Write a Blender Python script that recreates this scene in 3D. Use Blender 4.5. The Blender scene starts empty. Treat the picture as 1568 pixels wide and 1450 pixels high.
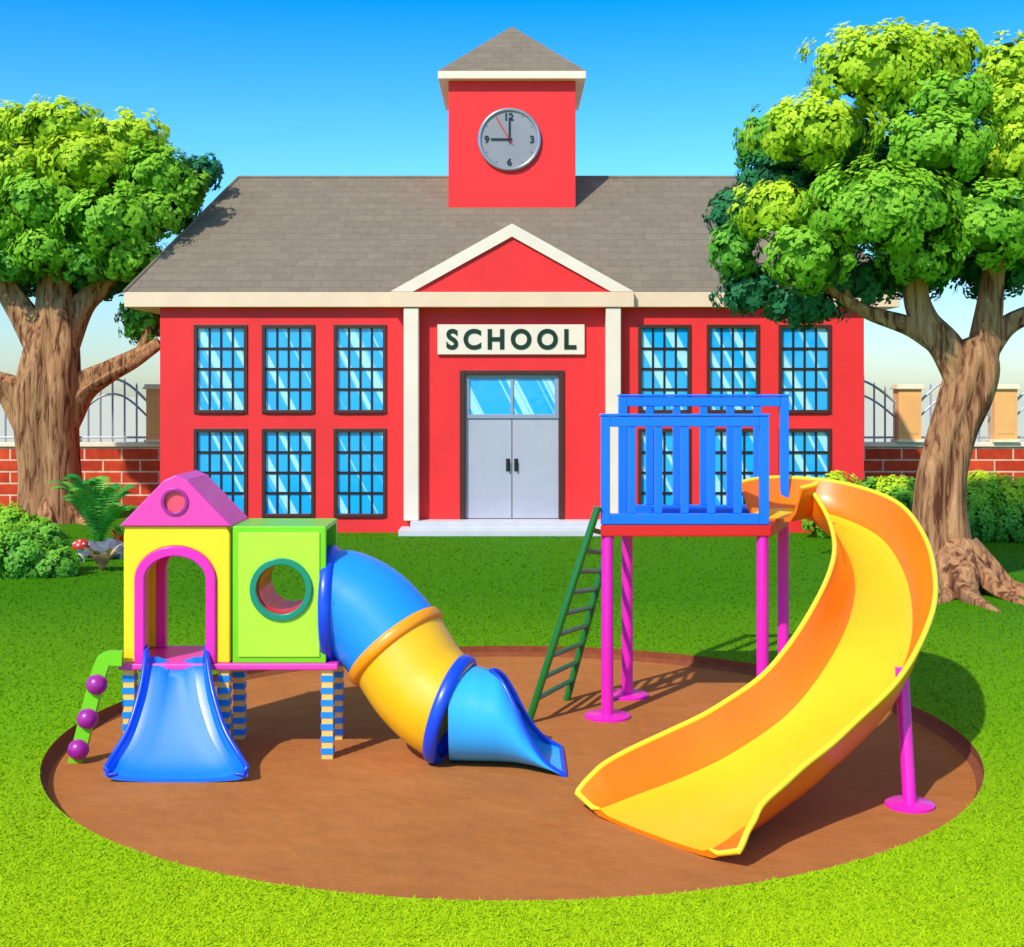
import bpy, bmesh, math, random
import numpy as np
from mathutils import Vector, Matrix
random.seed(3)
D = bpy.data
scene = bpy.context.scene
H = 2.93      # eye height (m)
F = 2000.0    # focal length in image pixels: scale is F/distance pixels per metre
def U(u, Y): return (u - 784.0) * Y / F  # U and Vz turn image pixel coordinates into world x and z at depth Y
def Vz(v, Y): return H - (v - 600.0) * Y / F
PIT = -0.12

# ------------------------------------------------------------------ materials
def srgb(r, g, b, k=1.0):
    def f(c):
        c /= 255.0
        return (c / 12.92 if c <= 0.04045 else ((c + 0.055) / 1.055) ** 2.4) * k
    return (f(r), f(g), f(b))

def mat(name, col, rough=0.5, var=0.12, vscale=3.0, bump=0.0, bscale=40.0, coat=0.0, metal=0.0, stretch=None, spec=0.5):
    m = D.materials.new(name); m.use_nodes = True
    nt = m.node_tree; N = nt.nodes; L = nt.links
    b = N["Principled BSDF"]
    b.inputs["Roughness"].default_value = rough
    b.inputs["Metallic"].default_value = metal
    b.inputs["Coat Weight"].default_value = coat
    b.inputs["Coat Roughness"].default_value = 0.15
    b.inputs["Specular IOR Level"].default_value = spec
    tc = N.new("ShaderNodeTexCoord")
    src = tc.outputs["Object"]
    if stretch:
        mp = N.new("ShaderNodeMapping"); mp.inputs["Scale"].default_value = stretch
        L.new(src, mp.inputs["Vector"]); src = mp.outputs["Vector"]
    n = N.new("ShaderNodeTexNoise"); n.inputs["Scale"].default_value = vscale
    n.inputs["Detail"].default_value = 6; n.inputs["Roughness"].default_value = 0.65
    L.new(src, n.inputs["Vector"])
    mx = N.new("ShaderNodeMix"); mx.data_type = 'RGBA'
    mx.inputs[6].default_value = (*[c * (1 - var) for c in col], 1)
    mx.inputs[7].default_value = (*[min(1, c * (1 + var)) for c in col], 1)
    rm = N.new("ShaderNodeMapRange"); rm.inputs[1].default_value = 0.3; rm.inputs[2].default_value = 0.7
    L.new(n.outputs["Fac"], rm.inputs[0]); L.new(rm.outputs[0], mx.inputs[0])
    L.new(mx.outputs[2], b.inputs["Base Color"])
    if bump > 0:
        n2 = N.new("ShaderNodeTexNoise"); n2.inputs["Scale"].default_value = bscale; n2.inputs["Detail"].default_value = 5
        L.new(src, n2.inputs["Vector"])
        bp = N.new("ShaderNodeBump"); bp.inputs["Strength"].default_value = bump; bp.inputs["Distance"].default_value = 0.02
        L.new(n2.outputs["Fac"], bp.inputs["Height"]); L.new(bp.outputs["Normal"], b.inputs["Normal"])
    return m

def brickmat(name, c1, c2, mortar, bw, bh, msize, axis='x', rough=0.85, offs=0.5, bump=0.6, shift=0.0, nlo=.72, nhi=1.2):
    m = D.materials.new(name); m.use_nodes = True
    nt = m.node_tree; N = nt.nodes; L = nt.links
    b = N["Principled BSDF"]; b.inputs["Roughness"].default_value = rough; b.inputs["Specular IOR Level"].default_value = .25
    tc = N.new("ShaderNodeTexCoord"); sp = N.new("ShaderNodeSeparateXYZ"); cb = N.new("ShaderNodeCombineXYZ")
    L.new(tc.outputs["Object"], sp.inputs[0])
    L.new(sp.outputs['X' if axis == 'x' else 'Y'], cb.inputs[0]); L.new(sp.outputs['Z'], cb.inputs[1])
    ad = N.new("ShaderNodeVectorMath"); ad.operation = 'ADD'; ad.inputs[1].default_value = (shift, shift, 0)
    L.new(cb.outputs[0], ad.inputs[0])
    br = N.new("ShaderNodeTexBrick"); br.offset = offs
    br.inputs["Color1"].default_value = (*c1, 1); br.inputs["Color2"].default_value = (*c2, 1); br.inputs["Mortar"].default_value = (*mortar, 1)
    br.inputs["Scale"].default_value = 1.0; br.inputs["Brick Width"].default_value = bw; br.inputs["Row Height"].default_value = bh
    br.inputs["Mortar Size"].default_value = msize; br.inputs["Mortar Smooth"].default_value = 0.2
    L.new(ad.outputs[0], br.inputs["Vector"])
    n = N.new("ShaderNodeTexNoise"); n.inputs["Scale"].default_value = 5; n.inputs["Detail"].default_value = 8
    L.new(tc.outputs["Object"], n.inputs["Vector"])
    mr = N.new("ShaderNodeMapRange"); mr.inputs[1].default_value = .25; mr.inputs[2].default_value = .75; mr.inputs[3].default_value = nlo; mr.inputs[4].default_value = nhi
    L.new(n.outputs["Fac"], mr.inputs[0])
    ml = N.new("ShaderNodeVectorMath"); ml.operation = 'MULTIPLY'
    L.new(br.outputs["Color"], ml.inputs[0]); L.new(mr.outputs[0], ml.inputs[1])
    L.new(ml.outputs[0], b.inputs["Base Color"])
    bp = N.new("ShaderNodeBump"); bp.inputs["Strength"].default_value = bump; bp.inputs["Distance"].default_value = 0.02; bp.invert = True
    L.new(br.outputs["Fac"], bp.inputs["Height"])
    n3 = N.new("ShaderNodeTexNoise"); n3.inputs["Scale"].default_value = 45; L.new(tc.outputs["Object"], n3.inputs["Vector"])
    bp2 = N.new("ShaderNodeBump"); bp2.inputs["Strength"].default_value = .3; bp2.inputs["Distance"].default_value = 0.01
    L.new(n3.outputs["Fac"], bp2.inputs["Height"]); L.new(bp.outputs[0], bp2.inputs["Normal"]); L.new(bp2.outputs[0], b.inputs["Normal"])
    return m

M = {}
M['red'] = mat("red_painted_render", srgb(244, 50, 50), 0.6, 0.09, 0.7, 0.3, 60, spec=.3)
M['cream'] = mat("cream_trim_paint", srgb(242, 222, 198), 0.55, 0.06, 2, 0.1, 60)
M['creamdark'] = mat("tan_trim_paint", srgb(240, 206, 170), 0.55, 0.06, 2, 0.1, 60)
M['roofx'] = brickmat("roof_shingles_front", srgb(132, 120, 101), srgb(125, 113, 95), srgb(110, 99, 84), 0.42, 0.17, 0.006, 'x', 0.85, bump=.25, nlo=.9, nhi=1.1)
M['roofy'] = brickmat("roof_shingles_side", srgb(132, 120, 101), srgb(125, 113, 95), srgb(110, 99, 84), 0.42, 0.17, 0.006, 'y', 0.85, bump=.25, nlo=.9, nhi=1.1)
M['brown'] = mat("dark_brown_wood_frame", srgb(74, 34, 20), 0.45, 0.15, 6, 0.1, 60)
M['mullion'] = mat("black_mullion", srgb(38, 22, 16), 0.4, 0.1, 6)
M['door'] = mat("door_grey_paint", srgb(180, 179, 187), 0.3, 0.05, 2, spec=.6)
M['doorframe'] = mat("door_frame_grey", srgb(150, 156, 170), 0.35, 0.05, 2)
M['steel'] = mat("steel", srgb(170, 174, 180), 0.25, 0.05, 5, metal=.6)
M['dark'] = mat("black_enamel", (0.01, 0.01, 0.012), 0.35)
M['green_letter'] = mat("dark_green_letter", srgb(10, 45, 12), 0.4)
M['clockface'] = mat("clock_face_silver", srgb(148, 146, 145), 0.3, 0.06, 2, metal=0)
M['redpaint'] = mat("red_enamel", srgb(225, 20, 20), 0.3)
M['stone'] = mat("step_stone", srgb(205, 203, 203), 0.7, 0.08, 3, 0.2, 50)
M['brick'] = brickmat("red_brick_wall", srgb(226, 78, 40), srgb(192, 56, 30), srgb(238, 196, 160), 0.95, 0.30, 0.022, 'x', 0.85, shift=0.01)
M['coping'] = mat("wall_coping", srgb(250, 230, 196), 0.7, 0.08, 3, 0.3, 40)
M['pillar'] = mat("pillar_orange_render", srgb(255, 184, 108), 0.7, 0.08, 3, 0.2, 40)
M['iron'] = mat("galvanised_iron", srgb(165, 165, 176), 0.45, 0.1, 8, metal=.2)
def plastic(n, c, v=.05, coat=.2, rough=.36): return mat("plastic_" + n, c, rough, v, 1.5, 0.04, 120, coat=coat)
M['pblue'] = plastic("blue", srgb(0, 118, 250))
M['pdblue'] = plastic("deep_blue", srgb(0, 72, 220))
M['pcyan'] = plastic("sky_blue", srgb(48, 180, 248), coat=.1)
M['pslide'] = plastic("slide_blue", srgb(8, 124, 250), coat=.0, rough=.5)
M['pblue2'] = plastic("mid_blue", srgb(24, 146, 248), coat=.1)
M['porange'] = plastic("orange", srgb(255, 122, 0), coat=.05)
M['pcollar'] = plastic("amber", srgb(255, 156, 12), coat=.1)
M['porangel'] = plastic("light_orange", srgb(255, 192, 24), coat=.1)
M['pbed'] = plastic("slide_bed_yellow", srgb(255, 196, 22), coat=.05, rough=.42)
M['pyellow'] = plastic("yellow", srgb(255, 222, 40))
M['pmagenta'] = plastic("magenta", srgb(236, 34, 184))
M['ppink'] = plastic("pink", srgb(238, 66, 178))
M['ppinkred'] = plastic("rose", srgb(244, 80, 110))
M['ppurple'] = plastic("purple", srgb(166, 28, 144))
M['plime'] = plastic("lime", srgb(120, 214, 30))
M['plime2'] = plastic("lime_light", srgb(184, 240, 62))
M['pteal'] = plastic("teal", srgb(10, 140, 110))
M['pred'] = plastic("red", srgb(225, 22, 30))
M['dgreen'] = plastic("ladder_green", srgb(20, 112, 26))
M['cream_p'] = plastic("cream", srgb(250, 208, 115))
M['rock'] = mat("rock", srgb(95, 100, 110), 0.85, 0.3, 6, 0.6, 12)
M['mushcap'] = mat("mushroom_cap", srgb(215, 50, 30), 0.4)
M['mushstem'] = mat("mushroom_stem", srgb(240, 225, 200), 0.6)
M['white'] = mat("white_spot", srgb(245, 240, 235), 0.6)

def bark():
    m = D.materials.new("tree_bark"); m.use_nodes = True
    nt = m.node_tree; N = nt.nodes; L = nt.links; b = N["Principled BSDF"]; b.inputs["Roughness"].default_value = .85
    b.inputs["Specular IOR Level"].default_value = .2
    tc = N.new("ShaderNodeTexCoord"); mp = N.new("ShaderNodeMapping"); mp.inputs["Scale"].default_value = (5, 5, .6)
    L.new(tc.outputs["Object"], mp.inputs[0])
    n = N.new("ShaderNodeTexNoise"); n.inputs["Scale"].default_value = 1.7; n.inputs["Detail"].default_value = 8; n.inputs["Distortion"].default_value = 1.0; n.inputs["Roughness"].default_value = .6
    L.new(mp.outputs[0], n.inputs["Vector"])
    r = N.new("ShaderNodeValToRGB"); e = r.color_ramp.elements
    e[0].position = .38; e[0].color = (*srgb(96, 52, 32), 1); e[1].position = .5; e[1].color = (*srgb(168, 118, 78), 1)
    x = e.new(.7); x.color = (*srgb(202, 154, 106), 1)
    L.new(n.outputs["Fac"], r.inputs[0]); L.new(r.outputs[0], b.inputs["Base Color"])
    bp = N.new("ShaderNodeBump"); bp.inputs["Strength"].default_value = .9; bp.inputs["Distance"].default_value = .06
    L.new(n.outputs["Fac"], bp.inputs["Height"]); L.new(bp.outputs[0], b.inputs["Normal"])
    return m
M['bark'] = bark()

def leafmat(name="leaf_foliage"):
    m = D.materials.new(name); m.use_nodes = True
    nt = m.node_tree; N = nt.nodes; L = nt.links; b = N["Principled BSDF"]
    b.inputs["Roughness"].default_value = .55; b.inputs["Specular IOR Level"].default_value = .2
    a = N.new("ShaderNodeAttribute"); a.attribute_name = "Col"
    L.new(a.outputs["Color"], b.inputs["Base Color"])
    t = N.new("ShaderNodeBsdfTranslucent"); L.new(a.outputs["Color"], t.inputs["Color"])
    ms = N.new("ShaderNodeMixShader"); ms.inputs[0].default_value = .28
    L.new(b.outputs[0], ms.inputs[1]); L.new(t.outputs[0], ms.inputs[2])
    L.new(ms.outputs[0], N["Material Output"].inputs[0])
    return m
M['leaf'] = leafmat()

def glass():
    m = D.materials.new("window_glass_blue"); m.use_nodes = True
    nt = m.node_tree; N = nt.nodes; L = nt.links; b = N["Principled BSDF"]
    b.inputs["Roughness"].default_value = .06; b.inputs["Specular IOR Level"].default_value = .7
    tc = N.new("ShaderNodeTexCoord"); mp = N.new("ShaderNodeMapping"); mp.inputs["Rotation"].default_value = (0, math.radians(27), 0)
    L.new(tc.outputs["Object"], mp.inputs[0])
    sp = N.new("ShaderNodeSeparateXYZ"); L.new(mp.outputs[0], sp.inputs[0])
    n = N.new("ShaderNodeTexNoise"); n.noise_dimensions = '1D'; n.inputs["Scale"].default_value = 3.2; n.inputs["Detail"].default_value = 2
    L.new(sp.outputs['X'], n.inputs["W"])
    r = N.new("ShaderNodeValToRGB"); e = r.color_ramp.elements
    e[0].position = .53; e[0].color = (*srgb(30, 178, 248), 1); e[1].position = .57; e[1].color = (*srgb(170, 232, 255), 1)  # pale diagonal bands are reflection streaks painted into the glass colour
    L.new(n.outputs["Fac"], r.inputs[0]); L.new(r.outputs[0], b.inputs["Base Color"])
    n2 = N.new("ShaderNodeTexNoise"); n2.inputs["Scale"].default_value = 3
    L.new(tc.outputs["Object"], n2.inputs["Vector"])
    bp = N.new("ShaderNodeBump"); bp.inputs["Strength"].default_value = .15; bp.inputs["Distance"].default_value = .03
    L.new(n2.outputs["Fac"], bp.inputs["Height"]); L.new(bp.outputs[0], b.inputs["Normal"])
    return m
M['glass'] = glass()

def grassmat():
    m = D.materials.new("lawn_grass"); m.use_nodes = True
    nt = m.node_tree; N = nt.nodes; L = nt.links; b = N["Principled BSDF"]
    b.inputs["Roughness"].default_value = .8; b.inputs["Specular IOR Level"].default_value = .05
    g = N.new("ShaderNodeNewGeometry"); sp = N.new("ShaderNodeSeparateXYZ"); L.new(g.outputs["Position"], sp.inputs[0])
    n = N.new("ShaderNodeTexNoise"); n.inputs["Scale"].default_value = .45; n.inputs["Detail"].default_value = 5
    L.new(g.outputs["Position"], n.inputs["Vector"])
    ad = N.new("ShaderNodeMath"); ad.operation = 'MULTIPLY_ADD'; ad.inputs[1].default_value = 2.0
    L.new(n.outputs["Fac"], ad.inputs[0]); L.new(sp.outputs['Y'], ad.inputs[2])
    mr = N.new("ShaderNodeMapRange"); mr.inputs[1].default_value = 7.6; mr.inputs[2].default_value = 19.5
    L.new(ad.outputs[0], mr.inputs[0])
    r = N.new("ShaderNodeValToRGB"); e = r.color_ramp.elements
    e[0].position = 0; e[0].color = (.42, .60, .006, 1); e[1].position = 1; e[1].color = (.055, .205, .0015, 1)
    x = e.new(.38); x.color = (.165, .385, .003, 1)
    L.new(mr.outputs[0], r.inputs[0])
    n2 = N.new("ShaderNodeTexNoise"); n2.inputs["Scale"].default_value = 14; n2.inputs["Detail"].default_value = 6; n2.inputs["Roughness"].default_value = .7
    L.new(g.outputs["Position"], n2.inputs["Vector"])
    mr2 = N.new("ShaderNodeMapRange"); mr2.inputs[1].default_value = .3; mr2.inputs[2].default_value = .7; mr2.inputs[3].default_value = .92; mr2.inputs[4].default_value = 1.08
    L.new(n2.outputs["Fac"], mr2.inputs[0])
    ml = N.new("ShaderNodeVectorMath"); ml.operation = 'MULTIPLY'; L.new(r.outputs[0], ml.inputs[0]); L.new(mr2.outputs[0], ml.inputs[1])
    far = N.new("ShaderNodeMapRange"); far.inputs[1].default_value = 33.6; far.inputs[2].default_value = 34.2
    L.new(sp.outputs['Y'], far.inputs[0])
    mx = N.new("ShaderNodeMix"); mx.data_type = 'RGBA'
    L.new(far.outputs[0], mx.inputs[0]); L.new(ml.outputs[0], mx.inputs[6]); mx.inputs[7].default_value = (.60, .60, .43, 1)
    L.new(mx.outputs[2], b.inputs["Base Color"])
    bp = N.new("ShaderNodeBump"); bp.inputs["Strength"].default_value = .3; bp.inputs["Distance"].default_value = .03
    L.new(n2.outputs["Fac"], bp.inputs["Height"]); L.new(bp.outputs[0], b.inputs["Normal"])
    return m
M['grass'] = grassmat()

def sandmat():
    m = D.materials.new("brown_play_sand"); m.use_nodes = True
    nt = m.node_tree; N = nt.nodes; L = nt.links; b = N["Principled BSDF"]; b.inputs["Roughness"].default_value = .95
    b.inputs["Specular IOR Level"].default_value = .05
    g = N.new("ShaderNodeNewGeometry")
    n = N.new("ShaderNodeTexNoise"); n.inputs["Scale"].default_value = 1.3; n.inputs["Detail"].default_value = 10; n.inputs["Roughness"].default_value = .7
    L.new(g.outputs["Position"], n.inputs["Vector"])
    r = N.new("ShaderNodeValToRGB"); e = r.color_ramp.elements
    e[0].position = .3; e[0].color = (.41, .145, .038, 1); e[1].position = .7; e[1].color = (.50, .19, .054, 1)
    L.new(n.outputs["Fac"], r.inputs[0])
    n2 = N.new("ShaderNodeTexNoise"); n2.inputs["Scale"].default_value = 55; n2.inputs["Detail"].default_value = 6; n2.inputs["Roughness"].default_value = .8
    L.new(g.outputs["Position"], n2.inputs["Vector"])
    mr2 = N.new("ShaderNodeMapRange"); mr2.inputs[1].default_value = .3; mr2.inputs[2].default_value = .7; mr2.inputs[3].default_value = .88; mr2.inputs[4].default_value = 1.12
    L.new(n2.outputs["Fac"], mr2.inputs[0])
    ml = N.new("ShaderNodeVectorMath"); ml.operation = 'MULTIPLY'; L.new(r.outputs[0], ml.inputs[0]); L.new(mr2.outputs[0], ml.inputs[1])
    L.new(ml.outputs[0], b.inputs["Base Color"])
    bp = N.new("ShaderNodeBump"); bp.inputs["Strength"].default_value = .35; bp.inputs["Distance"].default_value = .02
    L.new(n2.outputs["Fac"], bp.inputs["Height"])
    n3 = N.new("ShaderNodeTexNoise"); n3.inputs["Scale"].default_value = 5; n3.inputs["Detail"].default_value = 3; L.new(g.outputs["Position"], n3.inputs["Vector"])
    bp2 = N.new("ShaderNodeBump"); bp2.inputs["Strength"].default_value = .2; bp2.inputs["Distance"].default_value = .12
    L.new(n3.outputs["Fac"], bp2.inputs["Height"]); L.new(bp.outputs[0], bp2.inputs["Normal"]); L.new(bp2.outputs[0], b.inputs["Normal"])
    return m
M['sand'] = sandmat()
M['soil'] = mat("pit_edge_soil", srgb(134, 70, 34), .95, .2, 8, .6, 30)

# ------------------------------------------------------------------ mesh builder
def empty(name, loc=(0, 0, 0)):
    e = D.objects.new(name, None); e.location = loc; e.empty_display_size = .5
    scene.collection.objects.link(e); return e
def setparent(o, p):
    if p is not None:
        o.parent = p; o.matrix_parent_inverse = Matrix.Translation(p.location).inverted()

def catmull(pts, n):
    pts = [np.array(p, float) for p in pts]
    P = [2 * pts[0] - pts[1]] + pts + [2 * pts[-1] - pts[-2]]
    out = []
    for i in range(1, len(P) - 2):
        for k in range(n):
            t = k / n
            out.append(.5 * ((2 * P[i]) + (-P[i-1] + P[i+1]) * t + (2*P[i-1] - 5*P[i] + 4*P[i+1] - P[i+2]) * t*t + (-P[i-1] + 3*P[i] - 3*P[i+1] + P[i+2]) * t**3))
    out.append(pts[-1]); return out

def ray_poly(c, a, poly):
    dx, dz = math.cos(a), math.sin(a); best = None
    for i in range(len(poly)):
        x1, z1 = poly[i]; x2, z2 = poly[(i+1) % len(poly)]
        ex, ez = x2 - x1, z2 - z1
        den = dx * ez - dz * ex
        if abs(den) < 1e-9: continue
        t = ((x1 - c[0]) * ez - (z1 - c[1]) * ex) / den
        s = ((x1 - c[0]) * dz - (z1 - c[1]) * dx) / den
        if t > 0 and -1e-6 <= s <= 1 + 1e-6 and (best is None or t > best): best = t
    return (c[0] + dx * best, c[1] + dz * best)

class MB:
    def __init__(s): s.v = []; s.f = []; s.m = []
    def add(s, vs, fs, mi=0):
        o = len(s.v); s.v += [tuple(map(float, q)) for q in vs]; s.f += [tuple(i + o for i in f) for f in fs]
        s.m += (mi if isinstance(mi, list) else [mi] * len(fs)); return s
    def box(s, x0, x1, y0, y1, z0, z1, mi=0):
        vs = [(x, y, z) for x in (x0, x1) for y in (y0, y1) for z in (z0, z1)]
        return s.add(vs, [(0,1,3,2),(4,6,7,5),(0,4,5,1),(2,3,7,6),(0,2,6,4),(1,5,7,3)], mi)
    def sweep(s, pts, rad, seg=12, mi=0, cap=True, flute=None):
        pts = [Vector(p) for p in pts]; n = len(pts)
        if not hasattr(rad, '__len__'): rad = [rad] * n
        T = [(pts[min(i+1, n-1)] - pts[max(i-1, 0)]).normalized() for i in range(n)]
        ref = Vector((0, 1, 0)) if abs(T[0].y) < .9 else Vector((1, 0, 0))
        A = (ref - T[0] * ref.dot(T[0])).normalized()
        vs = []; fs = []
        for i in range(n):
            A = (A - T[i] * A.dot(T[i])).normalized(); B = T[i].cross(A)
            for k in range(seg):
                a = 2 * math.pi * k / seg
                r = rad[i] * (flute(a, i / (n-1)) if flute else 1)
                vs.append(pts[i] + A * math.cos(a) * r + B * math.sin(a) * r)
        for i in range(n - 1):
            for k in range(seg):
                k2 = (k + 1) % seg
                fs.append((i*seg+k, i*seg+k2, (i+1)*seg+k2, (i+1)*seg+k))
        if cap: fs.append(tuple(range(seg))[::-1]); fs.append(tuple((n-1)*seg + k for k in range(seg)))
        return s.add(vs, fs, mi)
    def prism(s, poly, y0, y1, mi=0):
        n = len(poly)
        vs = [(x, y0, z) for x, z in poly] + [(x, y1, z) for x, z in poly]
        fs = [tuple(range(n)), tuple(range(n, 2*n))[::-1]] + [(i, (i+1) % n, (i+1) % n + n, i + n) for i in range(n)]
        return s.add(vs, fs, mi)
    def ring(s, inner, outer, y0, y1, mi=0, closed=True):
        n = len(inner)
        vs = [(x, y0, z) for x, z in inner] + [(x, y0, z) for x, z in outer] + [(x, y1, z) for x, z in inner] + [(x, y1, z) for x, z in outer]
        fs = []
        for i in range(n if closed else n - 1):
            j = (i + 1) % n
            fs += [(i, j, n+j, n+i), (2*n+i, 3*n+i, 3*n+j, 2*n+j), (i, 2*n+i, 2*n+j, j), (n+i, n+j, 3*n+j, 3*n+i)]
        if not closed:
            for i in (0, n-1): fs.append((i, n+i, 3*n+i, 2*n+i))
        return s.add(vs, fs, mi)
    def hole_panel(s, c, r, poly, y0, y1, mi=0, n=48):
        angs = sorted(set([2*math.pi*i/n for i in range(n)] + [math.atan2(z-c[1], x-c[0]) % (2*math.pi) for x, z in poly]))
        inn = [(c[0] + r*math.cos(a), c[1] + r*math.sin(a)) for a in angs]
        return s.ring(inn, [ray_poly(c, a, poly) for a in angs], y0, y1, mi)
    def annulus(s, c, r0, r1, y0, y1, mi=0, n=48):
        A = [2*math.pi*i/n for i in range(n)]
        return s.ring([(c[0]+r0*math.cos(a), c[1]+r0*math.sin(a)) for a in A], [(c[0]+r1*math.cos(a), c[1]+r1*math.sin(a)) for a in A], y0, y1, mi)
    def ball(s, c, r, mi=0, sc=(1,1,1), seg=20, rings=12):
        vs = [(c[0], c[1], c[2] + r*sc[2])]; fs = []
        for i in range(1, rings):
            p = math.pi * i / rings
            for k in range(seg):
                a = 2*math.pi*k/seg
                vs.append((c[0]+r*sc[0]*math.sin(p)*math.cos(a), c[1]+r*sc[1]*math.sin(p)*math.sin(a), c[2]+r*sc[2]*math.cos(p)))
        vs.append((c[0], c[1], c[2] - r*sc[2]))
        for k in range(seg): fs.append((0, 1+k, 1+(k+1) % seg))
        for i in range(rings-2):
            for k in range(seg):
                k2 = (k+1) % seg; fs.append((1+i*seg+k, 1+(i+1)*seg+k, 1+(i+1)*seg+k2, 1+i*seg+k2))
        e = len(vs)-1; b = 1+(rings-2)*seg
        for k in range(seg): fs.append((e, b+(k+1) % seg, b+k))
        return s.add(vs, fs, mi)
    def obj(s, name, mats, parent=None, smooth=False, bevel=0, origin=None):
        me = D.meshes.new(name)
        o3 = Vector(origin) if origin else Vector((0, 0, 0))
        me.from_pydata([(x-o3.x, y-o3.y, z-o3.z) for x, y, z in s.v], [], s.f)
        for k in (mats if isinstance(mats, list) else [mats]): me.materials.append(M[k])
        me.polygons.foreach_set("material_index", s.m)
        bm = bmesh.new(); bm.from_mesh(me); bmesh.ops.recalc_face_normals(bm, faces=bm.faces); bm.to_mesh(me); bm.free()
        if smooth:
            me.polygons.foreach_set("use_smooth", [True] * len(me.polygons))
            me.set_sharp_from_angle(angle=math.radians(42))
        me.update()
        o = D.objects.new(name, me); o.location = o3; scene.collection.objects.link(o)
        if bevel:
            b = o.modifiers.new("bevel", 'BEVEL'); b.width = bevel; b.segments = 2; b.limit_method = 'ANGLE'; b.angle_limit = math.radians(50)
        setparent(o, parent); return o

def text(name, body, cx, cz, y, height, width, matk, parent, bold=0.0, depth=.012, spacing=1.0):
    cu = D.curves.new(name, 'FONT'); cu.body = body; cu.extrude = depth; cu.offset = bold; cu.space_character = spacing
    t = D.objects.new(name + "_tmp", cu); scene.collection.objects.link(t)
    bpy.context.view_layer.update()
    me = D.meshes.new_from_object(t.evaluated_get(bpy.context.evaluated_depsgraph_get()))
    D.objects.remove(t)
    c = np.array([v.co[:] for v in me.vertices]); mn = c.min(0); mxx = c.max(0)
    sz = height / (mxx[1]-mn[1]); sx = width / (mxx[0]-mn[0]) if width else sz
    for v in me.vertices:
        x = (v.co.x - (mn[0]+mxx[0])/2) * sx; z = (v.co.y - (mn[1]+mxx[1])/2) * sz
        v.co = Vector((cx + x, y - v.co.z, cz + z))
    me.materials.clear(); me.materials.append(M[matk]); me.update()
    o = D.objects.new(name, me); scene.collection.objects.link(o); setparent(o, parent); return o

# ------------------------------------------------------------------ ground + pit
PC = (0.0, 11.3); PA, PB = 3.85, 3.78
def build_ground():
    seg = 160; mb = MB(); fac = [1.0, 1.03, 1.15, 1.4, 2, 3, 5, 9, 20, 60, 200]
    vs = []; fs = []
    for f in fac:
        for k in range(seg):
            a = 2*math.pi*k/seg; vs.append((PC[0]+PA*f*math.cos(a), PC[1]+PB*f*math.sin(a), 0))
    for i in range(len(fac)-1):
        for k in range(seg):
            k2 = (k+1) % seg; fs.append((i*seg+k, i*seg+k2, (i+1)*seg+k2, (i+1)*seg+k))
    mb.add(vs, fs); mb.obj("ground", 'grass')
    mb = MB()
    rr = [1.0, 1.0, .985, .9, .7, .45, .2]; zz = [0.0, -.075, PIT+.005, PIT, PIT, PIT, PIT]
    vs = []; fs = []; mi = []
    for j, f in enumerate(rr):
        for k in range(seg):
            a = 2*math.pi*k/seg; vs.append((PC[0]+PA*f*math.cos(a), PC[1]+PB*f*math.sin(a), zz[j]))
    for i in range(len(rr)-1):
        for k in range(seg):
            k2 = (k+1) % seg; fs.append((i*seg+k, i*seg+k2, (i+1)*seg+k2, (i+1)*seg+k)); mi.append(1 if i < 2 else 0)
    vs.append((PC[0], PC[1], PIT)); c = len(vs)-1; b = (len(rr)-1)*seg
    for k in range(seg): fs.append((b+k, b+(k+1) % seg, c)); mi.append(0)
    mb.add(vs, fs, mi); mb.obj("sand_pit", ['sand', 'soil'])
build_ground()

def np_mesh(name, V3, faces4, cols, matk, parent=None, tri=False):
    me = D.meshes.new(name); nv = len(V3); k = 3 if tri else 4; nf = len(faces4)
    me.vertices.add(nv); me.vertices.foreach_set("co", V3.astype(np.float32).ravel())
    me.loops.add(nf*k); me.loops.foreach_set("vertex_index", faces4.astype(np.int32).ravel())
    me.polygons.add(nf); me.polygons.foreach_set("loop_start", np.arange(0, nf*k, k, dtype=np.int32)); me.polygons.foreach_set("loop_total", np.full(nf, k, dtype=np.int32))
    me.update(calc_edges=True)
    if cols is not None:
        at = me.color_attributes.new("Col", 'FLOAT_COLOR', 'POINT')
        at.data.foreach_set("color", np.hstack([cols, np.ones((nv, 1))]).astype(np.float32).ravel())
    me.materials.append(M[matk]); me.validate()
    o = D.objects.new(name, me); scene.collection.objects.link(o); setparent(o, parent); return o

def build_grass():
    rng = np.random.default_rng(5); n = 260000
    v = rng.uniform(812, 1520, n); Y = 5860/(v-600); X = rng.uniform(-1, 1, n)*(.43*Y+.8)
    ok = ((X-PC[0])/PA)**2 + ((Y-PC[1])/PB)**2 > 1.004
    ok &= ~((np.abs(X) < 7.4) & (Y > 27.1)); ok &= ~((np.abs(X) < 2.6) & (Y > 26.4))
    X, Y = X[ok], Y[ok]; n = len(X)
    sc = .7 + Y/22
    h = rng.uniform(.008, .019, n)*sc; w = rng.uniform(.004, .007, n)*sc
    a = rng.uniform(0, 2*np.pi, n); lean = rng.uniform(.8, 2.1, n)*h; la = rng.uniform(0, 2*np.pi, n)
    P = np.zeros((n, 3, 3))
    P[:, 0] = np.c_[X-np.cos(a)*w, Y-np.sin(a)*w, np.zeros(n)]
    P[:, 1] = np.c_[X+np.cos(a)*w, Y+np.sin(a)*w, np.zeros(n)]
    P[:, 2] = np.c_[X+np.cos(la)*lean, Y+np.sin(la)*lean, h]
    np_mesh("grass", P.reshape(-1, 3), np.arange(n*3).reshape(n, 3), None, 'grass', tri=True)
build_grass()

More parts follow.
